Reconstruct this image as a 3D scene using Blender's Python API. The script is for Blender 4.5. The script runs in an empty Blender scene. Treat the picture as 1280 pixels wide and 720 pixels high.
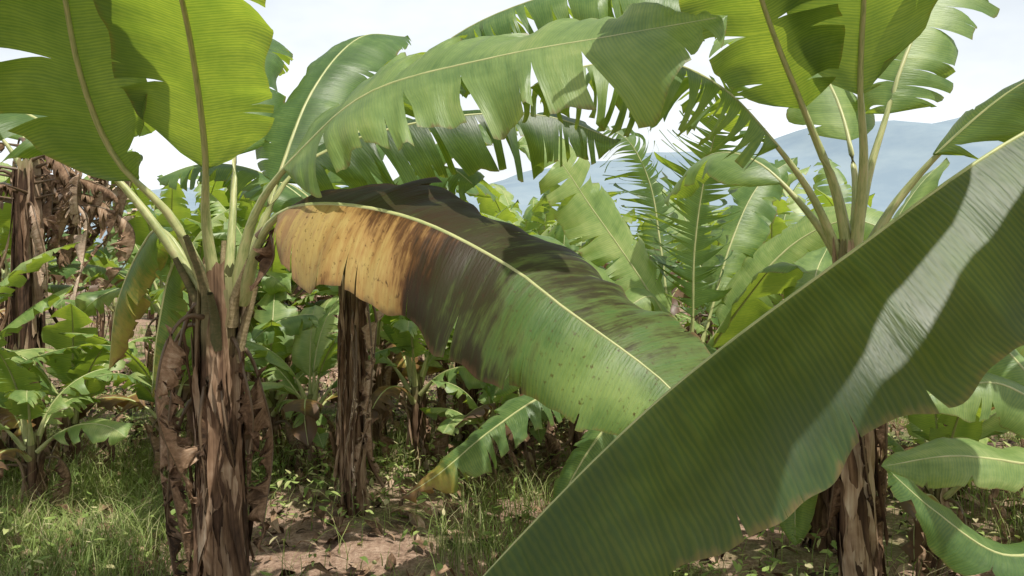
import bpy, math, random
import numpy as np
from mathutils import Vector

scene = bpy.context.scene
R = random.Random(21)
def V(*a): return np.array(a, dtype=float)
def nrm(a):
    return a/np.maximum(np.linalg.norm(a,axis=-1,keepdims=True),1e-9)

# ------------------------------------------------------------ node helpers
def newmat(name):
    m=bpy.data.materials.new(name); m.use_nodes=True
    nt=m.node_tree; nt.nodes.clear()
    return m,nt
def N(nt,t,**kw):
    n=nt.nodes.new(t)
    for k,v in kw.items(): setattr(n,k,v)
    return n
def L(nt,a,b): nt.links.new(a,b)
def setin(nt,sock,v):
    if isinstance(v,bpy.types.NodeSocket): nt.links.new(v,sock)
    elif isinstance(v,tuple) and len(v)==3 and sock.type=='RGBA': sock.default_value=(*v,1)
    else: sock.default_value=v
def math_(nt,op,a,b=0.0,c=0.0,clamp=False):
    n=N(nt,'ShaderNodeMath',operation=op); n.use_clamp=clamp
    setin(nt,n.inputs[0],a); setin(nt,n.inputs[1],b); setin(nt,n.inputs[2],c)
    return n.outputs[0]
def mix(nt,f,a,b,mode='MIX'):
    n=N(nt,'ShaderNodeMix',data_type='RGBA',blend_type=mode)
    setin(nt,n.inputs[0],f); setin(nt,n.inputs[6],a); setin(nt,n.inputs[7],b)
    return n.outputs[2]
def ramp(nt,f,stops,interp='LINEAR'):
    n=N(nt,'ShaderNodeValToRGB'); cr=n.color_ramp; cr.interpolation=interp
    while len(cr.elements)<len(stops): cr.elements.new(0.5)
    for e,(p,c) in zip(cr.elements,stops):
        e.position=p; e.color=(*c,1)
    setin(nt,n.inputs[0],f); return n.outputs[0]
def noise(nt,vec,scale,detail=3,rough=.55,dist=0):
    n=N(nt,'ShaderNodeTexNoise'); n.inputs['Scale'].default_value=scale
    n.inputs['Detail'].default_value=detail; n.inputs['Roughness'].default_value=rough
    n.inputs['Distortion'].default_value=dist
    if vec is not None: L(nt,vec,n.inputs['Vector'])
    return n.outputs[0]
def comb(nt,x,y,z=0.0):
    n=N(nt,'ShaderNodeCombineXYZ'); setin(nt,n.inputs[0],x); setin(nt,n.inputs[1],y); setin(nt,n.inputs[2],z); return n.outputs[0]
def common(nt):
    uv=N(nt,'ShaderNodeUVMap'); uv.uv_map='UVMap'
    s=N(nt,'ShaderNodeSeparateXYZ'); L(nt,uv.outputs[0],s.inputs[0])
    at=N(nt,'ShaderNodeAttribute'); at.attribute_name='tint'
    c=N(nt,'ShaderNodeSeparateColor'); L(nt,at.outputs['Color'],c.inputs[0])
    g=N(nt,'ShaderNodeNewGeometry')
    return s.outputs[0],s.outputs[1],c.outputs[0],c.outputs[1],c.outputs[2],g
def finish(nt,col,rough,bump=None,bstr=.3,bdist=.01,trans=None,tcol=None,spec=.5):
    p=N(nt,'ShaderNodeBsdfPrincipled')
    setin(nt,p.inputs['Base Color'],col); setin(nt,p.inputs['Roughness'],rough)
    p.inputs['Specular IOR Level'].default_value=spec
    b=None
    if bump is not None:
        b=N(nt,'ShaderNodeBump'); b.inputs['Strength'].default_value=bstr; b.inputs['Distance'].default_value=bdist
        L(nt,bump,b.inputs['Height']); L(nt,b.outputs[0],p.inputs['Normal'])
    out=N(nt,'ShaderNodeOutputMaterial')
    if trans is None: L(nt,p.outputs[0],out.inputs[0]); return
    t=N(nt,'ShaderNodeBsdfTranslucent'); setin(nt,t.inputs[0],tcol)
    m=N(nt,'ShaderNodeMixShader'); setin(nt,m.inputs[0],trans)
    L(nt,p.outputs[0],m.inputs[1]); L(nt,t.outputs[0],m.inputs[2]); L(nt,m.outputs[0],out.inputs[0])

def leaf_material(name,aging=False,far=False):
    m,nt=newmat(name)
    u,v,tr,td,tb,g=common(nt)
    av=math_(nt,'ABSOLUTE',v)
    mid=noise(nt,comb(nt,math_(nt,'MULTIPLY',u,34),math_(nt,'MULTIPLY',v,1.6),tb),1,1.5 if far else 4,.68)
    big=noise(nt,comb(nt,math_(nt,'MULTIPLY',u,3.2),math_(nt,'MULTIPLY',v,1.6),tr),1,1 if far else 3,.6)
    wv=math_(nt,'SINE',math_(nt,'ADD',math_(nt,'MULTIPLY',u,520),math_(nt,'MULTIPLY',mid,14)))
    wv=math_(nt,'MULTIPLY_ADD',wv,.5,.5)
    f=math_(nt,'ADD',math_(nt,'MULTIPLY',mid,.40),math_(nt,'MULTIPLY',big,.66))
    f=math_(nt,'ADD',f,math_(nt,'MULTIPLY',math_(nt,'SUBTRACT',tr,.5),.6))
    top=ramp(nt,f,[(.12,(.014,.040,.013)),(.5,(.080,.155,.045)),(.75,(.22,.32,.10)),(.95,(.38,.45,.17))])
    und=ramp(nt,f,[(.15,(.028,.062,.022)),(.6,(.10,.17,.065)),(.9,(.22,.31,.11))])
    col=mix(nt,g.outputs['Backfacing'],top,und)
    if not far: col=mix(nt,math_(nt,'MULTIPLY',wv,.11),col,mix(nt,.6,col,(.01,.03,.01)))
    col=mix(nt,math_(nt,'MULTIPLY',math_(nt,'SUBTRACT',.06,av,clamp=True),7,clamp=True),col,(.18,.25,.09))
    e=math_(nt,'ADD',av,math_(nt,'MULTIPLY',math_(nt,'SUBTRACT',mid,.5),.25))
    edge=math_(nt,'MULTIPLY',math_(nt,'SUBTRACT',e,.95),14,clamp=True)
    dryn=math_(nt,'ADD',td,math_(nt,'MULTIPLY',math_(nt,'SUBTRACT',mid,.5),.55))
    dryn=math_(nt,'ADD',dryn,math_(nt,'MULTIPLY',math_(nt,'SUBTRACT',big,.5),.4))
    tcol=mix(nt,math_(nt,'MULTIPLY',math_(nt,'MULTIPLY_ADD',wv,.6,.3),math_(nt,'MULTIPLY',big,1.4)),(.20,.36,.03),(.74,.84,.07))
    tf=.38
    if aging:
        dc=ramp(nt,dryn,[(.10,(.08,.15,.04)),(.24,(.085,.11,.032)),(.36,(.048,.046,.017)),(.54,(.045,.026,.012)),(.64,(.15,.07,.025)),(.74,(.44,.26,.09)),(.86,(.54,.39,.14)),(1,(.38,.23,.11))])
        col=mix(nt,math_(nt,'MULTIPLY',math_(nt,'SUBTRACT',dryn,.12),6,clamp=True),col,dc)
        tcol=mix(nt,math_(nt,'MULTIPLY',math_(nt,'SUBTRACT',dryn,.15),5,clamp=True),tcol,dc)
        sp=noise(nt,comb(nt,math_(nt,'MULTIPLY',u,60),math_(nt,'MULTIPLY',v,14)),1,2,.7)
        col=mix(nt,math_(nt,'MULTIPLY',math_(nt,'SUBTRACT',sp,.60),8,clamp=True),col,(.06,.03,.015))
    else:
        dc=ramp(nt,dryn,[(.3,(.12,.19,.03)),(.55,(.38,.32,.06)),(.72,(.30,.17,.06)),(.92,(.14,.08,.045))])
        k=math_(nt,'MULTIPLY',math_(nt,'SUBTRACT',dryn,.3),6,clamp=True)
        col=mix(nt,k,col,dc); tcol=mix(nt,k,tcol,dc)
    col=mix(nt,edge,col,(.17,.10,.05))
    h=None if far else math_(nt,'ADD',math_(nt,'MULTIPLY',wv,.05),math_(nt,'MULTIPLY',mid,1.0))
    ro=math_(nt,'ADD',.33,math_(nt,'MULTIPLY',big,.22))
    finish(nt,col,ro,h,.5,.006,tf,tcol,.3 if aging else .5)
    return m
M_leaf=leaf_material('banana_leaf'); M_age=leaf_material('aging_banana_leaf',True); M_leafF=leaf_material('banana_leaf_plain',far=True)

def rib_material():
    m,nt=newmat('banana_midrib'); u,v,tr,td,tb,g=common(nt)
    n=noise(nt,comb(nt,math_(nt,'MULTIPLY',u,14),math_(nt,'MULTIPLY',v,6),tr),1,3,.65)
    c=ramp(nt,n,[(.3,(.22,.27,.09)),(.55,(.42,.43,.19)),(.75,(.44,.36,.19)),(.9,(.14,.08,.04))])
    c=mix(nt,td,c,(.13,.085,.05))
    finish(nt,c,.45)
    return m
M_rib=rib_material()
def bark_material(far=False):
    m,nt=newmat('dry_sheath_bark'); u,v,tr,td,tb,g=common(nt)
    fib=noise(nt,comb(nt,math_(nt,'MULTIPLY',u,110),math_(nt,'MULTIPLY',v,2.5),tr),1,2 if far else 4,.7)
    blo=noise(nt,comb(nt,math_(nt,'MULTIPLY',u,14),math_(nt,'MULTIPLY',v,5),tb),1,3,.65,.6)
    f=math_(nt,'ADD',math_(nt,'MULTIPLY',fib,.45),math_(nt,'MULTIPLY',blo,.55))
    f=math_(nt,'ADD',f,math_(nt,'MULTIPLY',math_(nt,'SUBTRACT',tr,.5),.42))
    c=ramp(nt,f,[(.28,(.025,.015,.010)),(.42,(.085,.048,.030)),(.55,(.19,.115,.07)),(.68,(.36,.25,.17)),(.85,(.55,.44,.33))])
    c=mix(nt,td,c,mix(nt,fib,(.13,.17,.05),(.40,.40,.20)))
    finish(nt,c,.8,None if far else f,.8,.008,spec=.2)
    return m
M_bark=bark_material(); M_barkF=bark_material(True)
def dry_material(far=False):
    m,nt=newmat('dry_leaf'); u,v,tr,td,tb,g=common(nt)
    fib=noise(nt,comb(nt,math_(nt,'MULTIPLY',u,60),math_(nt,'MULTIPLY',v,3),tb),1,2 if far else 3,.7)
    blo=noise(nt,comb(nt,math_(nt,'MULTIPLY',u,6),math_(nt,'MULTIPLY',v,2),tr),1,2,.65)
    f=math_(nt,'ADD',math_(nt,'MULTIPLY',fib,.5),math_(nt,'MULTIPLY',blo,.5))
    f=math_(nt,'ADD',f,math_(nt,'MULTIPLY',math_(nt,'SUBTRACT',tr,.5),.5))
    c=ramp(nt,f,[(.25,(.03,.018,.012)),(.45,(.12,.07,.04)),(.62,(.30,.19,.12)),(.85,(.58,.44,.33))])
    finish(nt,c,.8,None if far else f,.7,.01,spec=.2)
    return m
M_dry=dry_material(); M_dryF=dry_material(True)
MATS=[M_leaf,M_rib,M_bark,M_dry,M_age]; MATSF=[M_leafF,M_rib,M_barkF,M_dryF,M_age]

# ------------------------------------------------------------ mesh builder
class MB:
    def __init__(s): s.v=[];s.f=[];s.uv=[];s.c=[];s.m=[];s.n=0
    def grid(s,P,UV,C,mat,flip=False,closed=False):
        n,m=P.shape[:2]
        idx=np.arange(n*m).reshape(n,m)+s.n
        if closed: idx=np.concatenate([idx,idx[:,:1]],1)
        a=idx[:-1,:-1].ravel();b=idx[1:,:-1].ravel();c=idx[1:,1:].ravel();d=idx[:-1,1:].ravel()
        q=np.stack([a,d,c,b] if flip else [a,b,c,d],1)
        s.v.append(P.reshape(-1,3)); s.uv.append(UV.reshape(-1,2))
        s.c.append(np.broadcast_to(C,(n,m,3)).reshape(-1,3)); s.f.append(q)
        s.m.append(np.full(len(q),mat)); s.n+=n*m
    def quads(s,Vv,q,UV,C,mat):
        s.v.append(Vv);s.uv.append(UV);s.c.append(C);s.f.append(q+s.n);s.m.append(np.full(len(q),mat));s.n+=len(Vv)
    def mesh(s,name,mats):
        v=np.concatenate(s.v);f=np.concatenate(s.f);uv=np.concatenate(s.uv);c=np.concatenate(s.c);mi=np.concatenate(s.m)
        me=bpy.data.meshes.new(name); me.from_pydata(v.tolist(),[],f.tolist())
        for mt in mats: me.materials.append(mt)
        me.polygons.foreach_set('material_index',mi.astype(np.int32))
        me.polygons.foreach_set('use_smooth',np.ones(len(f),dtype=bool))
        ul=me.uv_layers.new(name='UVMap'); ul.data.foreach_set('uv',uv[f.ravel()].ravel().astype(np.float32))
        ca=me.color_attributes.new(name='tint',type='FLOAT_COLOR',domain='POINT')
        cc=np.concatenate([c,np.ones((len(c),1))],1); ca.data.foreach_set('color',cc.ravel().astype(np.float32))
        me.update(); return me
    def obj(s,name,mats=MATS,loc=(0,0,0)):
        o=bpy.data.objects.new(name,s.mesh(name,mats)); o.location=loc; scene.collection.objects.link(o); return o

def spline(pts,n=80):
    p=np.array(pts,float); p=np.vstack([2*p[0]-p[1],p,2*p[-1]-p[-2]]); out=[]
    k=len(p)-3
    for i in range(k):
        t=np.linspace(0,1,n//k+2,endpoint=(i==k-1))[:,None]
        a,b,c,d=p[i],p[i+1],p[i+2],p[i+3]
        out.append(.5*((2*b)+(-a+c)*t+(2*a-5*b+4*c-d)*t**2+(-a+3*b-3*c+d)*t**3))
    P=np.vstack(out); s=np.concatenate([[0],np.cumsum(np.linalg.norm(np.diff(P,axis=0),axis=1))])
    return P,s
def i3(x,s,A): return np.stack([np.interp(x,s,A[:,k]) for k in range(3)],-1)

def tube(B,P,rad,mat=1,n=7,tint=(.5,0,.5)):
    T=nrm(np.gradient(P,axis=0)); up=np.where(np.abs(T[:,2:3])>.9,V(0,1,0),V(0,0,1))
    S=nrm(np.cross(T,up)); U=np.cross(S,T)
    th=np.linspace(0,2*math.pi,n,endpoint=False)
    C=P[:,None,:]+rad[:,None,None]*(np.cos(th)[None,:,None]*S[:,None,:]+np.sin(th)[None,:,None]*U[:,None,:])
    s=np.concatenate([[0],np.cumsum(np.linalg.norm(np.diff(P,axis=0),axis=1))])
    UV=np.stack(np.broadcast_arrays(s[:,None],np.abs(th[None,:]-3.14)*.3),-1)
    B.grid(C,UV,np.array(tint),mat,flip=True,closed=True)

def leaf(B,pts,w,hint=(0,0,1),hint2=None,b0=.2,ap=(10,45),am=(10,45),tears=4,deep=.6,droop=.7,gap=.25,
         step=.04,M=7,rib=.014,tint=None,dry=None,mat=0,seed=0,ripple=.008,slant=.3,grav=.25,ribdry=0,tip0=.5,pw=.6):
    r=random.Random(seed); tint=r.uniform(.25,.8) if tint is None else tint
    P,s=spline(pts); Ln=s[-1]
    h1=V(*hint); h2=V(*(hint2 or hint)); fr=(s/Ln)[:,None]
    H=nrm(h1*(1-fr)+h2*fr); T=nrm(np.gradient(P,axis=0)); S=nrm(np.cross(T,H)); Nn=np.cross(S,T)
    s0=b0*Ln; BL=Ln-s0
    def prof(t):
        t=np.clip(t,0,1); a=1-(1-np.minimum(t/.16,1))**2
        return a**.62*(1-np.maximum((t-tip0)/(1-tip0),0)**2.3)**.75
    ph=[r.uniform(0,6.28) for _ in range(6)]
    for sg,(a0,a1) in ((1,ap),(-1,am)):
        cuts=[0.0]; vts=[1.0]; x=0
        while tears>0:
            x+=r.expovariate(tears)*.8+.018
            if x>BL-.04: break
            cuts.append(x); vts.append(1-deep*r.random()**pw)
        cuts.append(BL); vts.append(1.0)
        v=np.linspace(0,1,M+1)[None,:]
        for k in range(len(cuts)-1):
            sa,sb=cuts[k],cuts[k+1]; nc=max(2,int(math.ceil((sb-sa)/step))+1)
            f=np.linspace(0,1,nc)[:,None]; sl=sa+(sb-sa)*f
            vt=vts[k]*(1-f)+vts[k+1]*f; over=np.maximum(0,v-vt)
            wn=1+.05*np.sin(sl*9+ph[0])+.03*np.sin(sl*23+ph[1])
            W=w*prof(sl/BL)*wn*(1-(r.random()**3)*.25*deep*np.clip(over*3,0,1))
            ex=droop*r.uniform(-.15,1)
            A=np.radians(a0)+np.radians(a1-a0)*v**1.2+ex*over*1.6+0*f
            A=A+.16*np.sin(sl*5+ph[2])*v+.10*np.sin(sl*13+ph[5])*v
            ca=np.cos(A);sa_=np.sin(A); dv=1/M
            co=np.concatenate([np.zeros((nc,1)),np.cumsum((ca[:,1:]+ca[:,:-1])*.5*dv,1)],1)*W
            cd=np.concatenate([np.zeros((nc,1)),np.cumsum((sa_[:,1:]+sa_[:,:-1])*.5*dv,1)],1)*W
            se=s0+sl+slant*W*v**1.2+((sa+sb)/2-sl)*gap*np.clip(over*2.2,0,1)+over*r.uniform(-.06,.06)*deep
            q=np.clip(se,0,Ln); ov=(se-q)[...,None]
            pp=i3(q,s,P)+i3(q,s,T)*ov; ss=i3(q,s,S); nn=i3(q,s,Nn)
            rp=ripple*(np.sin(sl*55+ph[3]+2*v)*.5+np.sin(sl*17+ph[4])+.8*np.sin(sl*31+ph[5]+v*3))*v
            X=pp+ss*(sg*co)[...,None]-nn*(cd-rp)[...,None]
            X[...,2]-=grav*r.random()*over**1.4*W
            UV=np.stack(np.broadcast_arrays(sl+ph[0],v*sg),-1)
            C=np.zeros((nc,M+1,3)); C[...,0]=tint; C[...,2]=r.random()
            C[...,1]=dry((sl/BL)+0*v,v+0*sl,sg) if dry else np.clip(.08*v**4+.1*np.clip(sl/BL-.85,0,1),0,1)
            B.grid(X,UV,C,mat,flip=(sg>0))
    q=np.linspace(0,Ln*.985,34); rd=rib*(1.75-1.0*np.clip(q/(s0+1e-6),0,1)-.62*np.clip((q-s0)/BL,0,1))
    PP=i3(q,s,P)-i3(q,s,Nn)*(rd*.55)[:,None]
    tube(B,PP,rd,1,7,(tint,ribdry,.5))

def stem(B,base,top,r0,r1,seed=0,green=.25,sheaths=34,flare=1.0,lo=.1):
    r=random.Random(seed); base=V(*base);top=V(*top)
    bend=V(r.uniform(-.03,.03),r.uniform(-.03,.03),0)
    def ax(t): t=np.asarray(t,float)[...,None]; return base*(1-t)+top*t+bend*np.sin(t*3.14)
    h=np.linalg.norm(top-base)
    def rad(t): return r0+(r1-r0)*t
    ph=[r.uniform(0,6.28) for _ in range(6)]
    t=np.linspace(-.03,1.0,34)[:,None]; th=np.linspace(0,2*math.pi,22,endpoint=False)[None,:]
    rr=rad(t)*(1+.06*np.sin(3*th+ph[0]+t*4)+.05*np.sin(7*th+ph[1]+t*9)+.04*np.sin(t*40+ph[2]+2*th))
    X=ax((t+0*th))+np.stack([rr*np.cos(th),rr*np.sin(th),0*rr],-1)
    UV=np.stack(np.broadcast_arrays(th*r0,t*h),-1)
    C=np.zeros(rr.shape+(3,)); C[...,0]=.42; C[...,2]=r.random(); C[...,1]=np.clip((t-1+green)/max(green,.01),0,1)*.8
    B.grid(X,UV,C,2,flip=True,closed=True)
    for k in range(sheaths):
        t0=r.uniform(-.1,.7); ln=r.uniform(.2,.6); t1=min(t0+ln,1.03); c0=r.uniform(0,6.28); wd=r.uniform(.12,.7)
        tw=r.uniform(-.35,.35); offs=r.uniform(.001,.012); fl=r.uniform(0,.06)*flare*(r.random()**1.6); dn=r.random()<.5
        tt=np.linspace(0,1,16)[:,None]; ww=np.linspace(-1,1,6)[None,:]
        tap=(1-.9*(1-tt)**r.uniform(1.2,3)) if dn else (1-.9*tt**r.uniform(1.2,3))
        ang=c0+tw*tt+ww*wd*tap*(1+.18*np.sin(tt*21+ph[3]+k+ww))
        T=t0+(t1-t0)*tt+.02*np.abs(ww)*r.uniform(-1,1)+.008*np.sin(ww*9+k)
        fe=((1-tt)**3 if dn else tt**3)
        rr=rad(T)*1.04+offs+fl*fe*2.0+.005*np.sin(ang*5+k+tt*9)+.014*np.abs(ww)**3*r.random()*flare
        X=ax(T+0*ww)+np.stack([rr*np.cos(ang),rr*np.sin(ang),0*rr],-1)
        UV=np.stack(np.broadcast_arrays(ang*r0+k*.37,T*h),-1)
        C=np.zeros(rr.shape+(3,)); C[...,0]=r.uniform(lo,1+lo*.3); C[...,2]=r.random()
        C[...,1]=np.clip((T-1+green)/max(green,.01),0,1)*.7*r.random()
        B.grid(X,UV,C,2,flip=True)

def hanging(B,crown,az,reach,drop,w,seed,tint=.5):
    r=random.Random(seed); c=V(*crown); d=V(math.cos(az),math.sin(az),0)
    j=lambda a:V(r.uniform(-a,a),r.uniform(-a,a),0)
    pts=[c,c+d*reach*.6+V(0,0,.04),c+d*reach+V(0,0,-.12*drop/.8),c+d*reach*1.02+V(0,0,-drop*.5)+j(.04),c+d*reach*.8+V(0,0,-drop)+j(.08)]
    leaf(B,pts,w,hint=(d[0],d[1],.4),b0=.22,ap=(40,150),am=(40,140),tears=22,deep=1,droop=1.3,gap=.8,step=.03,M=5,
         rib=.009,tint=tint,mat=3,seed=seed,ripple=.03,ribdry=1,grav=.8)

def auto_leaf(B,c,az,e0,Ln,bend,w,seed,**kw):
    r=random.Random(seed); d=V(math.cos(az),math.sin(az),0); side=V(-d[1],d[0],0)*r.uniform(-.12,.12)
    pts=[V(*c)]; p=V(*c).copy(); n=6
    for i in range(n):
        t=(i+.5)/n; e=e0-bend*t**1.4
        p=p+(d*math.cos(e)+V(0,0,math.sin(e))+side*t*2)*Ln/n; pts.append(p.copy())
    leaf(B,pts,w,hint=(-d[0]*.8,-d[1]*.8,.7),b0=kw.pop('b0',.2),seed=seed,**kw)

def plant_mesh(seed,h,nl=8,Ls=(1.2,1.7),w=(.15,.23),shred=9,step=.1,M=4,name='banana_plant_mesh',dead=5,r0=.06):
    r=random.Random(seed); B=MB()
    top=(r.uniform(-.08,.08),r.uniform(-.08,.08),h)
    stem(B,(0,0,-.1),top,r0,r0*.6,seed,green=.3,sheaths=16,flare=1.6,lo=.3)
    az=r.uniform(0,6.28)
    for k in range(nl):
        q=k/(nl-1); az+=2.4+r.uniform(-.3,.3)
        e=math.radians(86-50*q+r.uniform(-8,8)); Ln=r.uniform(*Ls)*(1-.12*(1-q))
        c=V(*top)+V(math.cos(az)*.03,math.sin(az)*.03,-.16*q)
        dr=None
        if q>.8 and r.random()<.5: dr=lambda t,v,s:np.clip(.5+.6*t+.2*v,0,1)
        auto_leaf(B,c,az,e,Ln,math.radians(r.uniform(45,115)*(.6+.65*q)),r.uniform(*w),seed*31+k,
             ap=(r.uniform(-15,15),r.uniform(10,65)),am=(r.uniform(-15,15),r.uniform(10,65)),
             tears=r.uniform(.3,2.4)*shred,deep=r.uniform(.75,1),droop=r.uniform(.3,1.1),gap=.5,step=step,M=M,rib=.012,ripple=.01,dry=dr,tint=r.uniform(.35,1.2))
    for k in range(dead):
        hanging(B,V(*top)+V(0,0,-.12-.12*r.random()),r.uniform(0,6.28),r.uniform(.12,.3),r.uniform(.5,min(1.1,h*.8)),r.uniform(.05,.11),seed*17+k,r.uniform(.4,1.0))
    return B.mesh(name,MATSF)

# ------------------------------------------------------------ terrain
def gz(x,y):
    x=np.asarray(x,float);y=np.asarray(y,float)
    z=-.055*np.clip(y-5,0,55)-.06*np.clip(y-60,0,600)
    z=z+np.where(y<150,.04*np.sin(x*1.3+.5)*np.sin(y*1.1)+.025*np.sin(x*3.1+y*2.3)+.05*np.sin(x*.5+1)*np.clip(y/10,0,2),0)
    return z
B=MB()
a=np.concatenate([np.linspace(0,12,90),12*1.12**np.arange(1,56)])
xs=np.concatenate([-a[::-1],a[1:]]); ys=np.concatenate([-12*1.5**np.arange(8,-1,-1.),np.linspace(-8,14,150),14*1.11**np.arange(1,60)])
X,Y=np.meshgrid(xs,ys,indexing='ij'); Z=gz(X,Y)
B.grid(np.stack([X,Y,Z],-1),np.stack([X,Y],-1)*.1,np.array([.5,0,.5]),0,flip=False)
mg,nt=newmat('soil_ground')
tc=N(nt,'ShaderNodeTexCoord').outputs['Object']
n1=noise(nt,tc,1.1,4,.6); n2=noise(nt,tc,9,4,.7); n3=noise(nt,tc,45,3,.7)
soil=ramp(nt,math_(nt,'ADD',math_(nt,'MULTIPLY',n2,.5),math_(nt,'MULTIPLY',n3,.5)),[(.32,(.10,.062,.045)),(.5,(.28,.185,.135)),(.68,(.48,.35,.27))])
gr=ramp(nt,n3,[(.3,(.05,.08,.025)),(.7,(.17,.21,.07))])
c=mix(nt,math_(nt,'MULTIPLY',math_(nt,'SUBTRACT',n1,.48),6,clamp=True),soil,gr)
sx=N(nt,'ShaderNodeSeparateXYZ'); L(nt,tc,sx.inputs[0])
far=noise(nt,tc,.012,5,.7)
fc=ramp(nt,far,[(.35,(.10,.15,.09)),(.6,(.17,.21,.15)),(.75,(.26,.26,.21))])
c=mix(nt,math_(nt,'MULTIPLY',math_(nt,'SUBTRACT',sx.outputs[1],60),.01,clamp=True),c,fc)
c=mix(nt,math_(nt,'MULTIPLY',math_(nt,'SUBTRACT',sx.outputs[1],400),.0007,clamp=True),c,(.23,.30,.34))  # blue-grey distance haze painted into the far ground colour
finish(nt,c,.95,n3,.7,.02,spec=.1)
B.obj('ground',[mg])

# hazy hills, the distance haze is put into their base colour
B=MB()
xs=np.linspace(-4200,4200,170); ds=np.linspace(0,1,16)
X,D=np.meshgrid(xs,ds,indexing='ij')
rid=130+240*np.exp(-((X-1500)/1000)**2)+30*np.sin(X/610+.8)+18*np.sin(X/210)+10*np.sin(X/83+1)+4*np.sin(X/31)
Z=-40+ (rid+40)*np.sin(D*math.pi/2)**1.3*(1+.05*np.sin(X/120+D*6))
Yy=1500+1300*D+120*np.sin(X/400)
B.grid(np.stack([X,Yy,Z],-1),np.stack([X,Yy],-1)*.01,np.array([.5,0,.5]),0,flip=False)
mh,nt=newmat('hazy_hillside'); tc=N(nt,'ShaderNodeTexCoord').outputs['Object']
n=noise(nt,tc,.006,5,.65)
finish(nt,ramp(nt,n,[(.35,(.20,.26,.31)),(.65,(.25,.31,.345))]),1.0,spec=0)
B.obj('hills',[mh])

# village in the valley
B=MB(); r=random.Random(3)
for k in range(150):
    y=r.uniform(330,900); x=r.uniform(-.2,.8)*y; z=float(gz(x,y)); a_,b_,h_=r.uniform(4,8),r.uniform(3,5),r.uniform(2.8,4)
    pr=[(-a_,0),(-a_,h_),(0,h_+2.2),(a_,h_),(a_,0)]
    P=np.array([[[x+q[0],y-b_,z+q[1]],[x+q[0],y+b_,z+q[1]]] for q in pr])
    col=np.array([r.random(),0,.5]); B.grid(P,P[...,:2]*.1,col,0)
    e=np.array([[P[0,0],P[4,0]],[P[1,0],P[3,0]]]); B.grid(e,e[...,:2]*.1,col,0)
    e=np.array([[P[1,0],P[3,0]],[P[2,0],P[2,0]+V(.01,0,0)]]); B.grid(e,e[...,:2]*.1,col,0)
mv,nt=newmat('village_walls'); u,v,tr,td,tb,g=common(nt)
finish(nt,ramp(nt,tr,[(0,(.5,.42,.38)),(.5,(.45,.33,.28)),(1,(.6,.58,.55))]),.8)
B.obj('village',[mv])

# ------------------------------------------------------------ hero plant left
B=MB()
stem(B,(-1.19,3.3,-.1),(-1.21,3.3,1.5),.088,.068,11,green=.22,sheaths=80,flare=1.0)
leaf(B,[(-1.2,3.28,1.42),(-1.22,3.2,1.72),(-1.15,3.0,2.0),(-1.06,2.65,2.3),(-.96,2.25,2.5),(-.8,1.8,2.62),(-.65,1.35,2.6)],.27,hint=(0,.6,1),b0=.22,ap=(-8,8),am=(-8,12),tears=2.5,deep=.6,M=9,step=.03,rib=.017,seed=1,tint=.5,ripple=.009)
leaf(B,[(-1.23,3.3,1.42),(-1.36,3.22,1.74),(-1.53,3.1,1.97),(-1.56,2.9,2.25),(-1.48,2.6,2.6),(-1.3,2.1,2.85),(-1.1,1.6,2.9)],.30,hint=(0,.6,1),b0=.21,ap=(-5,30),am=(-5,30),tears=3.5,deep=.8,M=9,step=.03,rib=.017,seed=2,tint=.1,ripple=.012)
leaf(B,[(-1.25,3.3,1.42),(-1.6,3.3,1.88),(-1.92,3.3,2.13),(-2.3,3.3,2.27),(-2.8,3.3,2.2),(-3.2,3.3,1.9)],.27,hint=(0,-.3,1),b0=.33,tears=7,deep=.95,seed=3,rib=.015,tint=.5)
leaf(B,[(-1.16,3.3,1.42),(-1.04,3.24,1.78),(-.8,3.1,2.02),(-.50,2.9,2.20),(-.05,2.75,2.29),(.33,2.62,2.33),(.70,2.6,2.39)],.36,hint=(0,-.75,1),b0=.25,ap=(0,30),am=(-5,20),tears=7,deep=.8,droop=.9,M=9,step=.03,rib=.016,seed=4,tint=.8,ripple=.014)
leaf(B,[(-1.14,3.33,1.42),(-1.0,3.4,1.85),(-.77,3.5,2.06),(-.29,3.6,2.2),(.15,3.7,2.22),(.50,3.7,2.1)],.29,hint=(0,-.5,1),b0=.24,ap=(30,75),am=(5,40),tears=18,deep=.97,M=7,step=.03,rib=.014,seed=5,tint=.0,gap=.35)  # dark tint stands in for deep shade under the canopy
def dryF(t,v,s):
    if s>0: return np.clip(1.0-1.10*t+ .10*np.sin(t*23)*v+.10*v*(t<.4)-.35*np.clip(t-.45,0,1),0,1)
    return np.clip(.58-.42*t,0,1)
leaf(B,[(-1.12,3.28,1.40),(-1.0,3.12,1.64),(-.86,3.0,1.765),(-.616,2.8,1.785),(-.31,2.6,1.727),(-.02,2.45,1.59),(.15,2.32,1.47),(.41,2.15,1.285),(.53,2.02,1.13)],.33,hint=(0,-.72,1),b0=.21,ap=(8,52),am=(4,30),tears=6.5,deep=.45,droop=.4,gap=.12,M=10,step=.02,rib=.017,seed=6,tint=.62,dry=dryF,mat=4,ripple=.010,grav=.08)
leaf(B,[(-1.2,3.36,1.42),(-1.22,3.5,1.85),(-1.3,3.75,2.3),(-1.4,4.1,2.65),(-1.5,4.6,2.8),(-1.6,5.1,2.6)],.27,b0=.25,hint=(0,-.5,1),tears=8,seed=7)
leaf(B,[(-1.16,3.34,1.42),(-1.05,3.5,1.85),(-.95,3.8,2.35),(-.8,4.2,2.7),(-.6,4.6,2.8)],.25,b0=.25,hint=(0,-.5,1),tears=8,seed=8)
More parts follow.
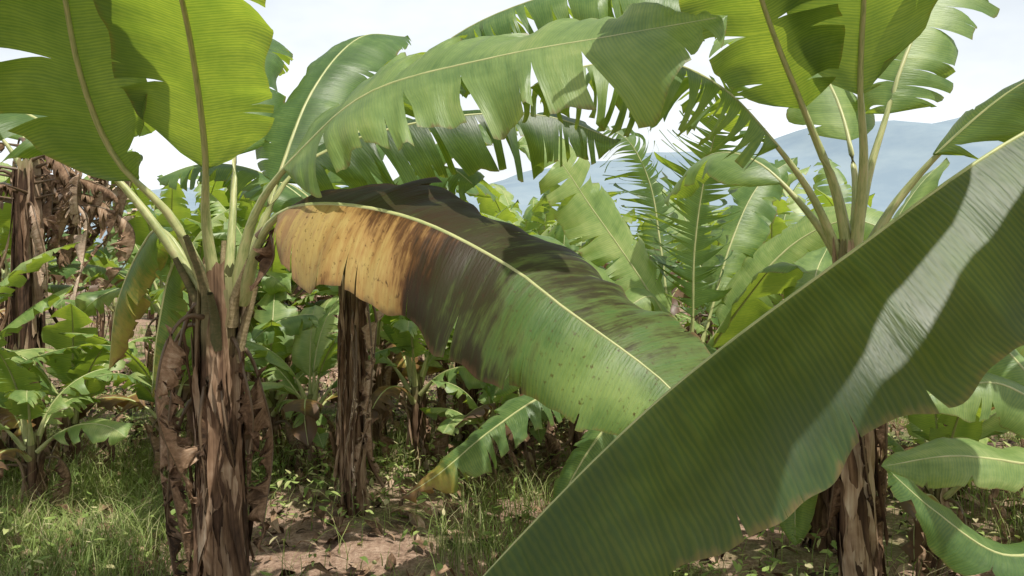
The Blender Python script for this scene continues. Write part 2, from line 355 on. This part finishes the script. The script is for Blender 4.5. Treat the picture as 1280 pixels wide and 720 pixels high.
leaf(B,[(-1.25,3.3,1.35),(-1.45,3.35,1.68),(-1.62,3.5,1.62),(-1.78,3.6,1.35),(-1.84,3.65,1.05)],.15,hint=(-.6,-.3,.6),b0=.3,ap=(30,80),am=(30,80),tears=8,deep=.9,seed=9,tint=.3,dry=lambda t,v,s:np.clip(.12+.4*t+.2*v,0,1))
leaf(B,[(-1.25,3.34,1.33),(-1.38,3.4,1.58),(-1.5,3.5,1.50),(-1.58,3.55,1.2),(-1.6,3.55,.95)],.12,hint=(-.6,-.3,.6),b0=.3,ap=(40,90),am=(40,90),tears=9,deep=.9,seed=10,tint=.2,dry=lambda t,v,s:np.clip(.1+.3*t+.2*v,0,1))
rr=random.Random(5)
for k,(az,re,dp) in enumerate([(3.4,.17,1.25),(3.9,.24,.75),(2.9,.26,.9),(-.5,.13,.55),(.4,.16,.8),(-1.2,.10,.5),(4.3,.12,1.0),(1.7,.2,1.0),(3.1,.2,1.1)]):
    hanging(B,(-1.2,3.3,1.36-.05*k),az,re,dp,rr.uniform(.04,.08),100+k,rr.uniform(.05,.7))
hanging(B,(-.98,3.1,1.66),-.4,.07,.2,.07,131,.3)
for k in range(9):
    a_=k*2.4; d=V(math.cos(a_),math.sin(a_),0); p0=V(-1.2,3.3,1.15+.03*k)
    PP=spline([p0+d*.06,p0+d*.09+V(0,0,.12),p0+d*(.13+.05*rr.random())+V(0,0,.22+.1*rr.random())],12)[0]; tube(B,PP,np.linspace(.03,.012,len(PP)),2,7,(rr.random(),.3,.5))
B.obj('banana_plant')

# unseen plant added further left, canopy leans over to shade the upper leaves
B=MB(); K=(-2.75,2.7,2.0)
stem(B,(-2.8,2.7,-.1),(-2.75,2.7,2.1),.10,.075,15,green=.2,sheaths=30)
leaf(B,[K,(-2.45,2.62,2.55),(-2.05,2.6,2.85),(-1.6,2.6,3.0),(-1.2,2.58,3.02),(-.95,2.55,2.95)],.33,b0=.22,tears=4,deep=.9,gap=.35,seed=16,ap=(0,20),am=(0,20),tip0=.7)
leaf(B,[K,(-2.7,2.9,2.7),(-2.4,3.2,3.2),(-1.9,3.5,3.4),(-1.3,3.7,3.3)],.24,b0=.25,tears=8,deep=.9,seed=17)
leaf(B,[K,(-2.5,2.4,2.6),(-2.1,2.1,2.95),(-1.6,1.9,3.1),(-1.2,1.75,3.05)],.26,b0=.25,tears=5,deep=.9,seed=18)
leaf(B,[K,(-3.1,2.9,2.6),(-3.5,3.2,2.8),(-4.0,3.5,2.5)],.26,b0=.25,tears=5,deep=.9,seed=19)
B.obj('banana_plant')

# ------------------------------------------------------------ foreground plant (right, beside the camera)
B=MB()
stem(B,(1.95,1.9,-.1),(1.93,1.9,1.75),.11,.08,21,green=.25,sheaths=40)
leaf(B,[(1.9,1.88,1.7),(1.7,1.8,2.03),(1.46,1.7,2.07),(.99,1.55,1.885),(.588,1.4,1.655),(.2375,1.25,1.44),(-.02,1.16,1.22),(-.13,1.12,1.10)],.295,hint=(0,.15,1),b0=.2,ap=(52,74),am=(48,70),tears=3.0,deep=.16,M=14,step=.012,rib=.008,seed=23,tint=-.12,ripple=.007,gap=.1,droop=.25,grav=0,tip0=.36)  # low tint puts extra shade into this leaf's colour
leaf(B,[(1.93,1.85,1.75),(1.88,1.7,2.2),(1.7,1.4,2.5),(1.42,1.05,2.58),(1.21,.84,2.55),(1.0,.63,2.5),(.78,.43,2.4)],.24,b0=.22,ap=(0,8),am=(0,8),tears=0,seed=24,tip0=.75,slant=.1)  # out-of-view leaf shaped to shade the foreground leaf beside its sunlit patch
leaf(B,[(1.95,1.95,1.7),(2.05,2.2,2.3),(2.0,2.5,2.7),(1.8,2.9,2.9),(1.6,3.3,2.8)],.28,b0=.3,tears=3,seed=25)
leaf(B,[(1.98,1.85,1.7),(2.3,1.6,2.3),(2.7,1.4,2.5),(3.2,1.2,2.3)],.28,b0=.3,tears=3,seed=26)
B.obj('banana_plant')
# unseen plant added behind the viewpoint, overhead leaf shaped to shade the foreground leaf
B=MB(); K=(.1,-1.0,1.8)
stem(B,(.1,-1.0,-.1),(.1,-1.0,1.9),.10,.075,27,green=.25,sheaths=24)
leaf(B,[K,(.08,-.6,2.3),(.13,.05,2.52),(.33,.6,2.56),(.64,1.13,2.52),(.82,1.45,2.45),(.93,1.65,2.36)],.33,b0=.2,ap=(0,8),am=(0,10),tears=.6,deep=.15,seed=28,tip0=.8,slant=.1)
leaf(B,[K,(.25,-.6,2.4),(.5,-.1,2.7),(.8,.35,2.75),(1.05,.7,2.65)],.25,b0=.2,ap=(0,8),am=(0,10),tears=1,deep=.3,seed=39,slant=.1)
leaf(B,[K,(-.3,-1.2,2.5),(-.8,-1.3,2.7),(-1.3,-1.3,2.5)],.27,b0=.2,tears=4,seed=29)
leaf(B,[K,(.3,-1.4,2.5),(.7,-1.9,2.7),(1.1,-2.3,2.5)],.27,b0=.2,tears=4,seed=30)
B.obj('banana_plant')

# ------------------------------------------------------------ right hero plant
B=MB()
stem(B,(1.50,3.4,-.1),(1.44,3.4,1.6),.072,.062,31,green=.3,sheaths=50,flare=.8)
K=(1.44,3.4,1.5)
leaf(B,[K,(1.37,3.38,1.85),(1.22,3.3,2.15),(1.01,3.1,2.46),(.84,2.85,2.67),(.62,2.45,2.85),(.4,2.0,2.8)],.27,hint=(0,.6,1),b0=.30,ap=(-5,12),am=(-5,12),tears=5,deep=.85,M=8,step=.03,rib=.017,seed=41,tint=.15,ripple=.01)
leaf(B,[K,(1.445,3.3,1.95),(1.39,3.2,2.29),(1.34,3.05,2.58),(1.2,2.7,2.92),(1.0,2.2,3.1)],.28,hint=(0,.8,.6),b0=.34,ap=(-5,10),am=(-5,12),tears=1.4,deep=.5,M=8,step=.03,rib=.017,seed=42,tint=.7)
leaf(B,[K,(1.53,3.45,1.9),(1.63,3.5,2.17),(1.78,3.6,2.5),(2.05,3.8,2.9),(2.4,4.0,3.1)],.27,hint=(0,-.5,1),b0=.36,tears=9,deep=.9,rib=.016,seed=43,tint=.7)
leaf(B,[K,(1.64,3.4,1.83),(1.85,3.3,2.10),(2.08,3.2,2.30),(2.3,3.0,2.38),(2.6,2.8,2.2)],.28,hint=(0,-.3,1),b0=.34,ap=(0,50),am=(0,30),tears=8,deep=.9,rib=.016,seed=44,tint=.2)
leaf(B,[K,(1.27,3.35,1.83),(1.056,3.3,2.09),(.83,3.2,2.27),(.56,3.1,2.35),(.2,3.0,2.29),(-.05,2.95,2.14)],.28,hint=(0,-.4,1),b0=.32,ap=(10,50),am=(25,75),tears=24,deep=1,M=7,step=.03,rib=.014,seed=45,tint=.7,droop=1,gap=.55,pw=.3)
leaf(B,[K,(1.5,3.5,1.95),(1.5,3.8,2.4),(1.4,4.2,2.7),(1.2,4.7,2.8)],.25,hint=(0,-.5,1),b0=.3,tears=10,deep=.9,seed=46)
leaf(B,[K,(1.3,3.45,1.75),(1.1,3.6,2.0),(.95,3.9,2.05),(.8,4.2,1.85)],.2,hint=(0,-.5,1),b0=.35,tears=7,seed=47,tint=.7)
leaf(B,[K,(1.7,3.5,1.6),(2.0,3.6,1.55),(2.3,3.6,1.3),(2.5,3.6,1.0)],.2,hint=(0,-.5,1),b0=.3,tears=4,seed=48,tint=.7,dry=lambda t,v,s:np.clip(.1+.2*t+.1*v,0,1))
for k,(az,re,dp) in enumerate([(3.4,.12,.9),(4.4,.10,.7),(5.6,.12,.9),(.5,.16,1.0)]):
    hanging(B,(1.46,3.4,1.3-.1*k),az,re,dp,rr.uniform(.04,.07),140+k,rr.uniform(.2,.8))
B.obj('banana_plant')

# ------------------------------------------------------------ centre plant with upright leaves
B=MB(); K=(1.1,5.0,.72)
stem(B,(1.15,5.0,-.1),(1.1,5.0,.8),.08,.06,51,green=.4,sheaths=26)
leaf(B,[K,(1.02,5.0,1.0),(.8,4.95,1.38),(.49,4.9,1.82),(.245,4.85,2.15),(.02,4.8,2.2)],.25,hint=(.3,-.8,.5),b0=.22,ap=(-5,20),am=(-5,20),tears=7,deep=.9,seed=61,tint=.95)
leaf(B,[K,(1.13,5.0,1.1),(1.14,5.0,1.55),(1.2,5.0,2.0),(1.28,4.95,2.35),(1.36,4.85,2.6)],.34,hint=(.1,-1,.3),b0=.22,ap=(-10,30),am=(-10,30),tears=40,deep=1,droop=1.0,gap=.85,seed=62,tint=.2,pw=.15,step=.02,slant=.5)
leaf(B,[K,(1.25,5.0,1.0),(1.5,5.0,1.34),(1.8,5.0,1.63),(2.1,4.9,1.75),(2.4,4.8,1.6)],.24,hint=(-.3,-.8,.6),b0=.22,tears=6,deep=.8,seed=63,tint=.9)
leaf(B,[K,(1.0,4.95,.95),(.75,4.85,1.2),(.4,4.7,1.5),(.1,4.6,1.62),(-.2,4.5,1.5)],.23,hint=(.1,-.7,.8),b0=.22,tears=6,deep=.8,seed=64,tint=.8)
leaf(B,[K,(1.03,5.2,1.1),(1.0,5.4,1.6),(.95,5.5,2.0),(.8,5.5,2.3),(.6,5.5,2.4)],.32,hint=(.1,-1,.5),b0=.3,ap=(0,40),am=(0,40),tears=45,deep=1,droop=.9,gap=.9,seed=65,tint=.3,pw=.1,step=.02,slant=.6)
leaf(B,[K,(1.2,4.8,1.0),(1.35,4.6,1.3),(1.45,4.4,1.5),(1.5,4.2,1.5)],.2,hint=(-.1,.3,1),b0=.25,tears=5,seed=66,tint=.8)
leaf(B,[K,(1.25,5.1,1.1),(1.45,5.3,1.6),(1.7,5.5,2.0),(2.0,5.6,2.2)],.22,hint=(-.3,-.8,.5),b0=.25,tears=12,deep=.95,seed=67,tint=.6)
leaf(B,[K,(1.05,4.9,.95),(.9,4.8,1.2),(.8,4.7,1.3),(.6,4.6,1.2)],.18,hint=(.1,-.7,.8),b0=.22,tears=5,deep=.8,seed=68,tint=.9)
for k in range(3): hanging(B,(1.1,5.0,.7),1+2*k,.15,.6,.07,160+k,.5)
B.obj('banana_plant')

# ------------------------------------------------------------ second trunk plant
B=MB()
stem(B,(-.90,4.6,-.1),(-.92,4.6,1.6),.052,.042,71,green=.2,sheaths=60,flare=1.6,lo=.35)
K=(-.92,4.6,1.5)
leaf(B,[K,(-.80,4.45,2.1),(-.4,4.1,2.6),(.15,3.8,2.80),(.6,3.6,2.78),(1.0,3.5,2.6)],.34,hint=(0,-.3,1),b0=.25,ap=(20,80),am=(10,60),tears=18,deep=.97,droop=1,M=6,step=.03,seed=72,tint=.6,gap=.4,pw=.4)
for k,(az,e,Ln,bd) in enumerate([(0.2,70,1.5,80),(1.8,75,1.6,70),(3.0,60,1.4,90),(5.6,62,1.3,100),(2.4,50,1.5,80),(.9,55,1.5,90)]):
    auto_leaf(B,(-.92,4.6,1.5),az,math.radians(e),Ln,math.radians(bd),.23,200+k,tears=10,deep=.9,step=.04,M=5,tint=.5)
for k,(az,re,dp) in enumerate([(5.8,.12,1.2),(0.2,.14,1.0),(4.9,.07,.9),(5.2,.09,1.3),(2,.2,1),(-.1,.10,.7)]):
    hanging(B,(-.92,4.6,1.4-.1*k),az,re,dp*.9,rr.uniform(.03,.06),220+k,rr.uniform(.7,1.15))
B.obj('banana_plant')

# ------------------------------------------------------------ low plants
B=MB(); K=(2.3,3.1,.55)
stem(B,(2.35,3.1,-.1),(2.3,3.1,.6),.07,.05,81,green=.5,sheaths=18)
leaf(B,[K,(2.1,3.05,.76),(1.9,3.0,.82),(1.62,2.95,.86),(1.36,2.95,.82)],.13,hint=(0,-.8,1),b0=.15,tears=3,deep=.5,seed=82,tint=.9)
leaf(B,[K,(2.0,2.9,.55),(1.71,2.8,.56),(1.48,2.8,.71),(1.32,2.8,.85)],.13,hint=(-.2,-.6,1),b0=.15,tears=2,seed=83,tint=.4)
leaf(B,[K,(2.25,3.15,.85),(2.0,3.2,1.06),(1.8,3.2,1.07),(1.58,3.2,1.0)],.15,hint=(0,-.8,1),b0=.2,tears=5,seed=84,tint=.8)
leaf(B,[K,(2.2,3.3,1.0),(2.0,3.5,1.3),(1.7,3.7,1.4)],.16,hint=(0,-.7,1),b0=.2,tears=6,seed=85,tint=.8)
leaf(B,[K,(2.1,2.9,.45),(1.9,2.75,.3),(1.75,2.7,.1)],.13,hint=(0,-.4,1),b0=.15,tears=6,seed=86,tint=.8)
leaf(B,[K,(2.5,3.0,1.0),(2.8,2.9,1.3),(3.2,2.8,1.3)],.16,b0=.2,tears=4,seed=87)
B.obj('banana_plant')
B=MB(); K=(1.62,4.2,.62)
stem(B,(1.65,4.2,-.1),(1.62,4.2,.7),.06,.045,91,green=.4,sheaths=16)
leaf(B,[K,(1.55,4.1,.9),(1.45,4.0,.82),(1.4,3.95,.5),(1.38,3.9,.15)],.14,hint=(-.3,-1,.3),b0=.25,ap=(10,40),am=(10,40),tears=3,seed=92,tint=.7)
leaf(B,[K,(1.8,4.2,.95),(2.1,4.2,1.05),(2.5,4.1,.9)],.15,hint=(0,-.6,1),b0=.2,tears=4,seed=93,tint=.8)
leaf(B,[K,(1.6,4.3,1.0),(1.7,4.5,1.4),(1.9,4.8,1.6)],.16,hint=(0,-.8,.6),b0=.2,tears=4,seed=94,tint=.7)
leaf(B,[K,(1.4,4.2,.8),(1.15,4.1,.7),(.9,4.0,.4)],.13,hint=(0,-.6,1),b0=.2,tears=4,seed=95,tint=.5)
B.obj('banana_plant')
B=MB(); K=(.62,4.1,.72)
stem(B,(.66,4.1,-.1),(.62,4.1,.75),.07,.05,96,green=.4,sheaths=18)
leaf(B,[K,(.45,4.0,.90),(.19,3.9,.90),(-.1,3.8,.74),(-.33,3.7,.57),(-.5,3.65,.47)],.15,hint=(0,-.6,1),b0=.15,ap=(10,50),am=(10,50),tears=22,deep=.95,gap=.4,seed=97,tint=.6,dry=lambda t,v,s:np.clip(.95*(t-.62)/.38,0.05,.85))
leaf(B,[K,(.55,4.1,1.0),(.35,4.2,1.15),(.1,4.3,1.05),(-.1,4.3,.8)],.15,hint=(0,-.6,1),b0=.2,tears=5,seed=98,tint=.6)
leaf(B,[K,(.75,4.2,1.0),(.95,4.3,1.1),(1.2,4.3,.9)],.15,hint=(0,-.6,1),b0=.2,tears=5,seed=99,tint=.6)
leaf(B,[K,(.5,3.95,.75),(.35,3.85,.6),(.2,3.8,.35)],.13,hint=(0,-.6,1),b0=.2,tears=5,seed=101,tint=.5)
B.obj('banana_plant')
# withered plant at far left, hung with brown leaves
B=MB(); K=(-3.4,5.6,2.1)
stem(B,(-3.4,5.6,-.2),K,.09,.07,111,green=.0,sheaths=40,flare=2)
q=random.Random(9)
for k in range(34): hanging(B,(-3.4+q.uniform(-.1,.1),5.6,2.3-.015*k),q.uniform(0,6.28),q.uniform(.15,.9),q.uniform(.35,.7),q.uniform(.08,.16),400+k,q.uniform(.5,1.15))
for k in range(4): auto_leaf(B,K,1.1*k,math.radians(60),1.4,math.radians(100),.22,430+k,tears=9,deep=1,step=.06,M=4)
B.obj('banana_plant')

# ------------------------------------------------------------ grove of further plants
big=[plant_mesh(300+i,R.uniform(1.0,1.35),nl=10) for i in range(5)]
small=[plant_mesh(330+i,R.uniform(.35,.7),nl=9,Ls=(.7,1.05),w=(.10,.16),shred=8,dead=3,r0=.04) for i in range(3)]
def put(me,x,y,s=1,rot=None,parent=None,name='banana_plant'):
    o=bpy.data.objects.new(name,me); o.location=(x,y,float(gz(x,y))-.03)
    o.rotation_euler=(R.uniform(-.06,.06),R.uniform(-.06,.06),R.uniform(0,6.28) if rot is None else rot); o.scale=(s,s,s*R.uniform(.92,1.08))
    scene.collection.objects.link(o)
    if parent: o.parent=parent
    return o
for (x,y,k,s) in [(-4.2,5.6,0,1),(-2.75,6.3,1,1.0),(-4.4,7.0,2,1.1),(-2.0,6.8,3,1.0),(-1.3,7.2,4,1.05),(-.5,7.6,0,1.0),(2.8,6.4,1,1),(3.7,5.6,2,1),(2.0,7.4,3,1),(.5,8.0,4,.95),(-3.1,7.5,3,1.1),(-3.3,4.6,4,.8),(-.1,6.9,1,.85),(-2.4,8.0,0,1.1),(-1.0,6.3,2,.8),(.35,7.0,3,.85)]:
    put(big[k],x,y,s)
for (x,y,k,s) in [(-.62,5.7,0,1.1),(-2.3,5.3,1,1),(-.05,6.2,2,1.1),(.45,5.8,1,1),(2.6,4.9,0,1),(-3.0,5.4,2,1.1),(1.7,6.2,0,1),(-1.75,5.9,2,1.15),(-2.7,4.6,0,.9),(.2,7.2,0,1.2),(2.2,5.6,1,1.2),(2.9,4.2,2,1.1),(-3.9,4.9,1,1.2),(-.2,5.2,0,.8),(.9,5.9,2,1.1),(2.0,3.9,1,.8),(-1.3,5.5,1,.95),(-.4,6.6,1,1.2),(.15,5.5,2,.9)]:
    put(small[k],x,y,s)
grove=bpy.data.objects.new('banana_grove',None); scene.collection.objects.link(grove)
y=8.6
while y<36:
    sp=1.4+y*.055; x=-y*.75-1
    while x<y*.75+1:
        xx=x+R.uniform(-.5,.5)*sp; yy=y+R.uniform(-.5,.5)*sp
        put(R.choice(big if R.random()<.8 else small),xx,yy,R.uniform(.9,1.25),parent=grove,name='plant')
        x+=sp
    y+=sp*1.1

# ------------------------------------------------------------ grass
def blades(n,region,h,w,seed,name,mat,patch=None,tintr=(0,1),lean=.55):
    rg=np.random.default_rng(seed); x0,x1,y0,y1=region
    x=rg.uniform(x0,x1,n);y=rg.uniform(y0,y1,n)
    if patch is not None:
        k=rg.random(n)<patch(x,y); x=x[k];y=y[k]
    n=len(x); cl=np.sin(x*5+y*3)*np.sin(y*4.3-x*2)*.35+.8
    hh=rg.uniform(h*.35,h,n)*cl; th=rg.uniform(0,6.283,n); d=np.stack([np.cos(th),np.sin(th)],1)
    sd=np.stack([-d[:,1],d[:,0]],1); ln=rg.uniform(.15,1,n)*lean*hh*1.3; ww=rg.uniform(.5,1,n)*w
    base=np.stack([x,y,gz(x,y)-.01],1); S=4
    Vv=np.zeros((n,S,2,3))
    for i in range(S):
        t=i/(S-1)
        c=base.copy(); c[:,:2]+=d*(ln*t**2)[:,None]; c[:,2]+=hh*(t-.28*t**3)
        wi=ww*(1-t)**.7+.0004
        Vv[:,i,0]=c; Vv[:,i,1]=c; Vv[:,i,0,:2]-=sd*wi[:,None]/2; Vv[:,i,1,:2]+=sd*wi[:,None]/2
    idx=np.arange(n)[:,None]*S*2; q=[]
    for i in range(S-1): q.append(np.concatenate([idx+2*i,idx+2*i+1,idx+2*i+3,idx+2*i+2],1))
    C=np.zeros((n,S,2,3)); C[...,0]=rg.uniform(*tintr,n)[:,None,None]; C[...,1]=np.linspace(0,1,S)[None,:,None]
    B=MB(); B.quads(Vv.reshape(-1,3),np.concatenate(q),np.zeros((n*S*2,2)),C.reshape(-1,3),0)
    return B.obj(name,[mat])
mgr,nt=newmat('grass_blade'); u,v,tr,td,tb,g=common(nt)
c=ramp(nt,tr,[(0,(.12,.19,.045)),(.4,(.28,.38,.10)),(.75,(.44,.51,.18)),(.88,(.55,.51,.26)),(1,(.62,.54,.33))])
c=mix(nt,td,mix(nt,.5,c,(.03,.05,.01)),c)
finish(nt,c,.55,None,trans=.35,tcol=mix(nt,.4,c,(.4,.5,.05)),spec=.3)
def patch(x,y):
    a=np.clip((-1.3-x)*1.6,0,1)*np.clip((7.0-y)/2,0,1)
    b=.4*(np.sin(x*2.1+1)*np.sin(y*1.7+.4)>.15)
    return np.clip(np.maximum(a,b),.04,1)
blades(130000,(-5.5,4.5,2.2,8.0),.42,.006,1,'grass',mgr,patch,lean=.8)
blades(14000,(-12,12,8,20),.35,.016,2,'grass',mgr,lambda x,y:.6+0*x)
def weeds(n,region,seed,name,mat,patch=None,size=(.015,.04),hr=(.02,.25),curl=.3):
    rg=np.random.default_rng(seed); x0,x1,y0,y1=region
    x=rg.uniform(x0,x1,n);y=rg.uniform(y0,y1,n)
    if patch is not None:
        k=rg.random(n)<patch(x,y); x=x[k];y=y[k]
    n=len(x); z=gz(x,y)+rg.uniform(*hr,n)
    c=np.stack([x,y,z],1); th=rg.uniform(0,6.283,n); el=rg.uniform(-.5,.7,n)
    d=np.stack([np.cos(th)*np.cos(el),np.sin(th)*np.cos(el),np.sin(el)],1)
    s=np.stack([-np.sin(th),np.cos(th),rg.uniform(-.4,.4,n)],1); nn=np.cross(d,s)
    L_=rg.uniform(*size,n)[:,None]; W=L_*rg.uniform(.25,.5,n)[:,None]; cu=rg.uniform(-curl,curl,n)[:,None]*L_*2
    prof=[(-1,.08,0),(-.3,1,.5),(.4,.85,.6),(1,.05,0)]; Vv=np.zeros((n,4,3,3))
    for i,(a,b,h) in enumerate(prof):
        ctr=c+d*L_*a+nn*cu*h
        Vv[:,i,0]=ctr-s*W*b+nn*W*.4*b; Vv[:,i,1]=ctr; Vv[:,i,2]=ctr+s*W*b+nn*W*.4*b
    idx=np.arange(n)[:,None]*12; q=[]
    for i in range(3):
        for j in range(2): q.append(np.concatenate([idx+3*i+j,idx+3*i+j+1,idx+3*i+j+4,idx+3*i+j+3],1))
    UV=np.zeros((n,4,3,2)); UV[...,0]=rg.uniform(0,50,n)[:,None,None]+np.linspace(0,.1,3)[None,None,:]; UV[...,1]=np.linspace(0,1,4)[None,:,None]
    C=np.zeros((n,4,3,3)); C[...,0]=rg.random(n)[:,None,None]; C[...,1]=1;C[...,2]=rg.random(n)[:,None,None]
    B=MB(); B.quads(Vv.reshape(-1,3),np.concatenate(q),UV.reshape(-1,2),C.reshape(-1,3),0); return B.obj(name,[mat])
weeds(30000,(-5.5,4.5,2.4,9),11,'weeds',mgr,lambda x,y:np.clip(.3+.8*np.sin(x*1.7)*np.sin(y*2+1),.12,1),(.012,.035),(.0,.25))
weeds(9500,(-6,6,2.4,13),12,'dry_leaf_litter',M_dryF,None,(.02,.10),(.0,.04),.8)

# ------------------------------------------------------------ sky, sun, camera
to_sun=nrm(V(.30,-.30,.90)); el=math.asin(to_sun[2]); az=math.atan2(to_sun[0],to_sun[1])
w=bpy.data.worlds.new('World'); scene.world=w; w.use_nodes=True; nt=w.node_tree; nt.nodes.clear()
sky=N(nt,'ShaderNodeTexSky',sky_type='NISHITA'); sky.sun_disc=False; sky.sun_elevation=el; sky.sun_rotation=az
sky.dust_density=3.5; sky.air_density=1.2
tcw=N(nt,'ShaderNodeTexCoord').outputs['Generated']
mp=N(nt,'ShaderNodeMapping'); mp.inputs['Scale'].default_value=(1,1,2.5); L(nt,tcw,mp.inputs[0])
cn=noise(nt,mp.outputs[0],2.2,5,.6)
cf=math_(nt,'MULTIPLY_ADD',cn,1.1,.25,clamp=True)
# bright haze toward the horizon, bluer overhead
sz=N(nt,'ShaderNodeSeparateXYZ'); L(nt,tcw,sz.inputs[0])
hz=math_(nt,'MULTIPLY_ADD',sz.outputs[2],-1.6,1.0,clamp=True)
cf=math_(nt,'MULTIPLY',cf,math_(nt,'MULTIPLY_ADD',hz,.95,.30),clamp=True)
sc=mix(nt,cf,sky.outputs[0],(9.6,10.0,10.3))
bg=N(nt,'ShaderNodeBackground'); L(nt,sc,bg.inputs[0]); bg.inputs[1].default_value=.12
o=N(nt,'ShaderNodeOutputWorld'); L(nt,bg.outputs[0],o.inputs[0])
sd=bpy.data.lights.new('sun','SUN'); sd.energy=5.0; sd.angle=math.radians(.5); sd.color=(1,.96,.86)
so=bpy.data.objects.new('sun',sd); scene.collection.objects.link(so)
so.rotation_euler=Vector(to_sun).to_track_quat('Z','Y').to_euler(); so.location=(3,-4,12)

cam=bpy.data.cameras.new('camera'); co=bpy.data.objects.new('camera',cam); scene.collection.objects.link(co)
co.location=(0,0,1.7); co.rotation_euler=(math.radians(90),0,0); cam.sensor_width=36; cam.lens=28.125
cam.shift_y=-75/1280; cam.clip_end=12000; cam.clip_start=.05
scene.camera=co
scene.view_settings.view_transform='Standard'; scene.view_settings.look='None'; scene.view_settings.exposure=0
